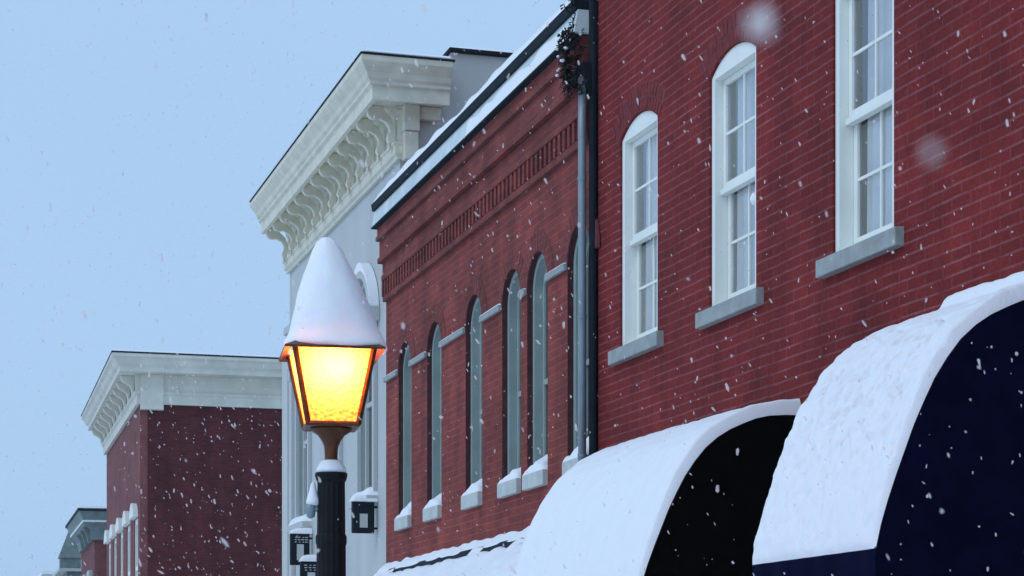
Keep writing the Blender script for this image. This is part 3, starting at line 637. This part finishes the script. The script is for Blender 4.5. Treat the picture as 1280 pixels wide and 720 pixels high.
m = MB(); m.prism_x([(.14, 8.124 + EYE), (.20, 8.13 + EYE), (.24, 8.30 + EYE), (.45, 8.42 + EYE), (.52, 8.58 + EYE), (.14, 8.58 + EYE)], -.13, .13); bf = m.build('bracket', M['cream_far'], far, bevel=.01); bf.location.x = .35
for i in range(1, 10): copy_part(bf, far, (i * 1.36, 0, 0))
m = MB(); m.box(-.22, -.005, .0, -.62, 7.62 + EYE, 8.58 + EYE); m.build('corner_block', M['cream_far'], far, bevel=.01)
for c in fc:
    m = MB(); m.box(c - .62, c - .48, -.03, -.12, 2.0 + EYE, 4.75 + EYE); m.box(c + .48, c + .62, -.03, -.12, 2.0 + EYE, 4.75 + EYE)
    m.box(c - .48, c + .48, -.035, -.119, 4.58 + EYE, 4.75 + EYE); m.box(c - .48, c + .48, -.04, -.118, 3.3 + EYE, 3.42 + EYE); m.box(c - .04, c + .04, -.05, -.11, 2 + EYE, 4.58 + EYE)
    w = m.build('window', M['white'], far)
    m = MB(); m.add([(c - .5, -.10, 2 + EYE), (c + .5, -.10, 2 + EYE), (c + .5, -.10, 4.6 + EYE), (c - .5, -.10, 4.6 + EYE)], [(3, 2, 1, 0)]); m.build('pane', M['glass_dull'], w, keep=True)
    m = MB(); m.prism_y(arch_pts(c, .72, 4.752 + EYE, .42, 12), .004, .14); m.build('hood', M['white'], w)
    m = MB(); m.box(c - .75, c + .75, -.1, .14, 1.84 + EYE, 1.995 + EYE); m.build('sill', M['white'], w)

# ------------------------------------------------------------------ still farther buildings
f2 = thing('brick_building', 'distant small red brick building with green-grey cornice and snowy roof edge at lower left', 'building', (-16.06, 80, 0), rz_of(-60))
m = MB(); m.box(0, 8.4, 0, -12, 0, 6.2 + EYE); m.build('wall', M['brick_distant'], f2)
m = MB(); m.mitred([(.005, 5.7 + EYE), (.12, 5.7 + EYE), (.15, 6.1 + EYE), (.45, 6.35 + EYE), (.50, 6.55 + EYE), (.62, 6.75 + EYE), (.005, 6.78 + EYE)], 8.4, 12); m.build('cornice', M['teal'], f2)
m = MB(); m.mitred([(.005, 6.785 + EYE), (.66, 6.755 + EYE), (.66, 6.86 + EYE), (.005, 6.90 + EYE)], 8.5, 12); m.build('flashing', M['dark_metal'], f2)
m = MB(); m.mitred([(.005, 6.905 + EYE), (.62, 6.865 + EYE), (.58, 6.95 + EYE), (.005, 7.0 + EYE)], 8.5, 12); m.mitred([(.16, 6.11 + EYE), (.47, 6.37 + EYE), (.47, 6.42 + EYE), (.16, 6.16 + EYE)], 8.4, 12); m.build('snow', M['snow'], f2)
for i in range(3):
    m = MB(); m.prism_x([(.13, 5.6 + EYE), (.22, 5.62 + EYE), (.30, 5.95 + EYE), (.44, 6.2 + EYE), (.13, 6.2 + EYE)], i * 2.1 + .2, i * 2.1 + .45); m.build('bracket', M['teal'], f2)
for c in (1.8, 5):
    m = MB(); m.box(c - .6, c + .6, .003, .05, 2.2 + EYE, 4.3 + EYE); w = m.build('window', M['frame_grey'], f2)
    m = MB(); m.box(c - .48, c + .48, .052, .06, 2.35 + EYE, 4.15 + EYE); m.build('pane', M['room'], w)
    m = MB(); m.box(c - .7, c + .7, .003, .14, 4.33 + EYE, 4.6 + EYE); m.build('lintel', M['stone_pale'], w)
f3 = thing('turreted_building', 'distant green-grey building with a small pointed turret beyond the far brick block', 'building', (-19.65, 91.8, 0), rz_of(-60))
m = MB(); m.box(0, 7, 0, -8, 0, 5.3 + EYE); m.build('wall', M['teal'], f3)
m = MB(); m.box(.02, .92, -.62, .28, 5.285 + EYE, 5.75 + EYE)
m.add([(-.05, -.69, 5.752 + EYE), (.99, -.69, 5.752 + EYE), (.99, .35, 5.752 + EYE), (-.05, .35, 5.752 + EYE), (.47, -.17, 7.15 + EYE)], [(0, 1, 2, 3), (0, 1, 4), (1, 2, 4), (2, 3, 4), (3, 0, 4)]); m.build('turret', M['teal'], f3)
m = MB(); m.box(-.2, 7.2, -8, .35, 5.15 + EYE, 5.28 + EYE); m.build('cornice', M['stone_pale'], f3)
f4 = thing('rendered_building', 'most distant low pale building at the bottom left edge', 'building', (-24.0, 108, 0), rz_of(-60))
m = MB(); m.box(0, 14, 0, -8, 0, 5.6 + EYE); m.build('wall', M['siding'], f4)
m = MB(); m.box(-.2, 14.2, -8.1, .4, 5.61 + EYE, 5.9 + EYE); m.build('cornice', M['stone_pale'], f4)
m = MB(); m.box(-.2, 14.2, -8.1, .4, 5.901 + EYE, 6.05 + EYE); m.build('snow', M['snow'], f4)

# ------------------------------------------------------------------ street lamp
LY = 9.05; LX = (414 - 640) / 2600 * LY
lamp = thing('street_lamp', 'lit amber street lantern on a black fluted post capped with a tall cone of snow', 'street lamp', (LX, LY, .14), 0)
def zz(z): return z + EYE - .14
LR = R(10)
m = MB()
m.lathe([(.17, 0), (.17, .12), (.15, .16), (.14, .45), (.115, .5), (.10, .62), (.072, .70), (.066, zz(.0)), (.064, zz(.62)), (.068, zz(.63)), (.068, zz(.66)), (.062, zz(.67)), (.060, zz(.895)), (.066, zz(.905)), (.071, zz(.925)), (.069, zz(.935)), (.02, zz(.94))], 64, flute=16, fa=.05, frange=(.5, zz(.895)))
m.build('post', M['black'], lamp, smooth=False)
m = MB(); m.lathe([(.066, zz(.934)), (.064, zz(.955)), (.045, zz(.985)), (.036, zz(.99))], 24); m.build('snow', M['snow'], lamp, smooth=True)
m = MB(); m.lathe([(.034, zz(.935)), (.034, zz(.98)), (.028, zz(1.0)), (.030, zz(1.04)), (.033, zz(1.055)), (.042, zz(1.075)), (.058, zz(1.098)), (.088, zz(1.118)), (.092, zz(1.131))], 28); m.build('neck', M['brass'], lamp, smooth=True)
# lantern frame
Zt, Zb = zz(1.468), zz(1.138); at, ab = .172, .108
mr_ = Matrix.Rotation(LR, 4, 'Z')
def rot(p): return tuple(mr_ @ Vector(p))
fr = MB(); corners = [(-1, -1), (1, -1), (1, 1), (-1, 1)]
for sx, sy in corners: fr.tube([rot((sx * ab, sy * ab, Zb)), rot((sx * at, sy * at, Zt))], .0125, 4)
for k in range(4):
    a_, b_ = corners[k], corners[(k + 1) % 4]
    fr.tube([rot((a_[0] * ab, a_[1] * ab, Zb)), rot((b_[0] * ab, b_[1] * ab, Zb))], .012, 6)
    fr.tube([rot((a_[0] * at, a_[1] * at, Zt)), rot((b_[0] * at, b_[1] * at, Zt))], .010, 6)
fr.build('lantern_frame', M['brass'], lamp)
# floor of the lantern
m = MB(); vs = [rot((sx * .105, sy * .105, Zb - .008)) for sx, sy in corners] + [rot((sx * .115, sy * .115, Zb + .004)) for sx, sy in corners]
m.add(vs, [(0, 1, 2, 3), (4, 5, 6, 7), (0, 1, 5, 4), (1, 2, 6, 5), (2, 3, 7, 6), (3, 0, 4, 7)]); m.build('lantern_base', M['brass'], lamp)
# roof rim: sloping brass eaves round an open top
m = MB(); vs = []
rims = [(.168, Zt + .012), (.215, Zt - .012), (.213, Zt - .022), (.166, Zt + .0)]
for r_, z in rims: vs += [rot((sx * r_, sy * r_, z)) for sx, sy in corners]
fs = []
for q in range(4):
    for k in range(4): a1 = q * 4 + k; a2 = q * 4 + (k + 1) % 4; b1 = ((q + 1) % 4) * 4 + k; b2 = ((q + 1) % 4) * 4 + (k + 1) % 4; fs.append((a1, a2, b2, b1))
m.add(vs, fs); m.build('roof_rim', M['brass'], lamp)
# panes
gm = bpy.data.materials.new('amber_glass'); gm.use_nodes = True; t = gm.node_tree; t.nodes.clear()
o_ = N(t, 'ShaderNodeOutputMaterial'); tl = N(t, 'ShaderNodeBsdfTranslucent'); tl.inputs[0].default_value = (.62, .232, .10, 1)
trn = N(t, 'ShaderNodeBsdfTransparent'); trn.inputs[0].default_value = (1.0, .72, .30, 1)
mi = N(t, 'ShaderNodeMixShader'); co = N(t, 'ShaderNodeTexCoord'); vn_ = N(t, 'ShaderNodeTexVoronoi', Scale=55.0); t.links.new(co.outputs['Object'], vn_.inputs['Vector'])
mr2 = N(t, 'ShaderNodeMapRange'); mr2.inputs['To Min'].default_value = .0; mr2.inputs['To Max'].default_value = .0; t.links.new(vn_.outputs['Distance'], mr2.inputs['Value'])
t.links.new(mr2.outputs[0], mi.inputs[0]); t.links.new(tl.outputs[0], mi.inputs[1]); t.links.new(trn.outputs[0], mi.inputs[2]); t.links.new(mi.outputs[0], o_.inputs[0])
bnp = N(t, 'ShaderNodeBump', Strength=.6, Distance=.01); t.links.new(vn_.outputs['Distance'], bnp.inputs['Height']); t.links.new(bnp.outputs[0], tl.inputs['Normal'])
for k in range(4):
    a_, b_ = corners[k], corners[(k + 1) % 4]; q = .985
    m = MB(); m.add([rot((a_[0] * ab * q, a_[1] * ab * q, Zb + .004)), rot((b_[0] * ab * q, b_[1] * ab * q, Zb + .004)), rot((b_[0] * at * q, b_[1] * at * q, Zt - .004)), rot((a_[0] * at * q, a_[1] * at * q, Zt - .004))], [(0, 1, 2, 3)])
    m.build('pane', gm, lamp)
# bulb
bmn = bpy.data.materials.new('hot_bulb'); bmn.use_nodes = True; t = bmn.node_tree; t.nodes.clear()
o_ = N(t, 'ShaderNodeOutputMaterial'); em = N(t, 'ShaderNodeEmission'); em.inputs[0].default_value = (1, .50, .16, 1); em.inputs[1].default_value = 165; t.links.new(em.outputs[0], o_.inputs[0])
for bx, by in ((-.060, -.050), (.058, -.056), (0.0, .062)):
    m = MB(); zb = zz(1.385); m.lathe([(.002, zb - .05), (.02, zb - .04), (.036, zb - .015), (.042, zb + .008), (.036, zb + .03), (.018, zb + .045), (.002, zb + .05)], 20, bx, by); m.build('bulb', bmn, lamp, smooth=True)
# snow cone
m = MB(); n = 48; rings = [(.205, Zt - .010), (.222, Zt + .002), (.219, Zt + .020), (.197, Zt + .07), (.178, Zt + .14), (.155, Zt + .21), (.127, Zt + .29), (.098, Zt + .36), (.070, Zt + .425), (.044, Zt + .468), (.020, Zt + .488), (.001, Zt + .493)]
vs = []
rr = []
for q in range(len(rings) - 1):
    for w_ in range(3): f = w_ / 3; rr.append((rings[q][0] * (1 - f) + rings[q + 1][0] * f, rings[q][1] * (1 - f) + rings[q + 1][1] * f))
rr.append(rings[-1]); NR = len(rr)
for r_, z in rr:
    f = (z - Zt) / .5; p_ = 5.0 - 2.7 * min(1, max(0, f) * 1.7)
    for i in range(n):
        a_ = 2 * math.pi * i / n; ca, sa = math.cos(a_), math.sin(a_); k = 1 / ((abs(ca) ** p_ + abs(sa) ** p_) ** (1 / p_)); k = 1 + (k - 1) * .55
        q = 1 + .05 * noise.noise(Vector((ca * 1.5, sa * 1.5, z * 5))) + .03 * noise.noise(Vector((ca * 5, sa * 5, z * 14)))
        x, y, _ = rot((ca * r_ * k * q, sa * r_ * k * q, 0)); vs.append((x + .020 - .042 * max(0, f), y, z + .004 * noise.noise(Vector((ca * 3, sa * 3, 4)))))
fs = [(k * n + i, k * n + (i + 1) % n, (k + 1) * n + (i + 1) % n, (k + 1) * n + i) for k in range(NR - 1) for i in range(n)]
fs.append(tuple(reversed(range(n)))); m.add(vs, fs); sc_ = m.build('snow_cone', M['snow_lamp'], lamp, smooth=True)
# small bracket with snow on the left of the post
m = MB(); m.tube([(-.05, -.01, zz(.78)), (-.085, -.01, zz(.775))], .012, 8); m.lathe([(.001, zz(.735)), (.018, zz(.745)), (.022, zz(.775)), (.022, zz(.80)), (.001, zz(.81))], 14, -.088, -.01); m.build('socket', M['pipe'], lamp, smooth=True)
m = MB(); m.lathe([(.001, zz(.79)), (.030, zz(.797)), (.030, zz(.815)), (.018, zz(.85)), (.010, zz(.885)), (.001, zz(.90))], 16, -.078, -.01); m.build('snow', M['snow'], lamp, smooth=True)

# ------------------------------------------------------------------ haze of the snowfall
hm = bpy.data.materials.new('snowfall_haze'); hm.use_nodes = True; t = hm.node_tree; t.nodes.clear()
o_ = N(t, 'ShaderNodeOutputMaterial'); pv = N(t, 'ShaderNodeVolumePrincipled'); pv.inputs['Color'].default_value = (.93, .95, .98, 1); pv.inputs['Density'].default_value = HAZE; pv.inputs['Anisotropy'].default_value = .3
t.links.new(pv.outputs[0], o_.inputs['Volume'])
m = MB(); m.box(-300, 300, -300, 300, -1.0, 13.5); o = m.build('haze', hm); tag(o, kind='stuff')

# ------------------------------------------------------------------ falling snow
rnd = random.Random(77); mb = MB()
ico = [(0, 0, 1), (.89, 0, .45), (.28, .85, .45), (-.72, .53, .45), (-.72, -.53, .45), (.28, -.85, .45), (.72, .53, -.45), (-.28, .85, -.45), (-.89, 0, -.45), (-.28, -.85, -.45), (.72, -.53, -.45), (0, 0, -1)]
icf = [(0, 1, 2), (0, 2, 3), (0, 3, 4), (0, 4, 5), (0, 5, 1), (1, 6, 2), (2, 7, 3), (3, 8, 4), (4, 9, 5), (5, 10, 1), (6, 7, 2), (7, 8, 3), (8, 9, 4), (9, 10, 5), (10, 6, 1), (11, 7, 6), (11, 8, 7), (11, 9, 8), (11, 10, 9), (11, 6, 10)]
def flake(p, r, st, tilt):
    mt = Matrix.Rotation(tilt, 3, 'Y') @ Matrix.Rotation(rnd.random() * 6, 3, 'Z'); vs = []
    for v in ico:
        k = rnd.uniform(.6, 1.25); q = Vector((v[0] * r * k, v[1] * r * k, v[2] * r * k * st)); vs.append(Vector(p) + mt @ q)
    mb.add(vs, icf)
cnt = 0
while cnt < 3800:
    y = 2.5 + 27 * rnd.random() ** .62
    x = rnd.uniform(-.27, .27) * y * 1.1; z = rnd.uniform(.02, .36) * y
    # keep flakes on the street side of the facades
    if x > 6.35 - y * .31 - .05: continue
    r = rnd.choice([.0024, .003, .003, .0038, .005]) * (1 + .25 * rnd.random()) * (.7 if y < 6 else 1)
    flake((x, y, z + EYE), r * (1.5 if rnd.random() < .06 else .9), rnd.uniform(1.0, 1.7) if rnd.random() < .5 else rnd.uniform(2.0, 3.4), R(rnd.gauss(-16, 16))); cnt += 1
for i in range(260):      # more snow in the distance, in front of the far brick block
    y = rnd.uniform(18, 50); px_ = rnd.uniform(170, 350); x = (px_ - 640) / 2600 * y; z = rnd.uniform(.03, .16) * y
    flake((x, y, z + EYE), rnd.uniform(.006, .013), rnd.uniform(1.2, 3.4), R(rnd.gauss(-22, 14)))
for px_, py_, y, r in ((947, 33, .40, .0026), (955, 18, .43, .0016), (1165, 190, .36, .0014)):
    flake(((px_ - 640) / 2600 * y, y, (860 - py_) / 2600 * y + EYE), r, 1.3, 0)
o = mb.build('falling_snow', M['flake']); tag(o, 'white snowflakes falling through the air of the whole street', 'snow', kind='stuff')
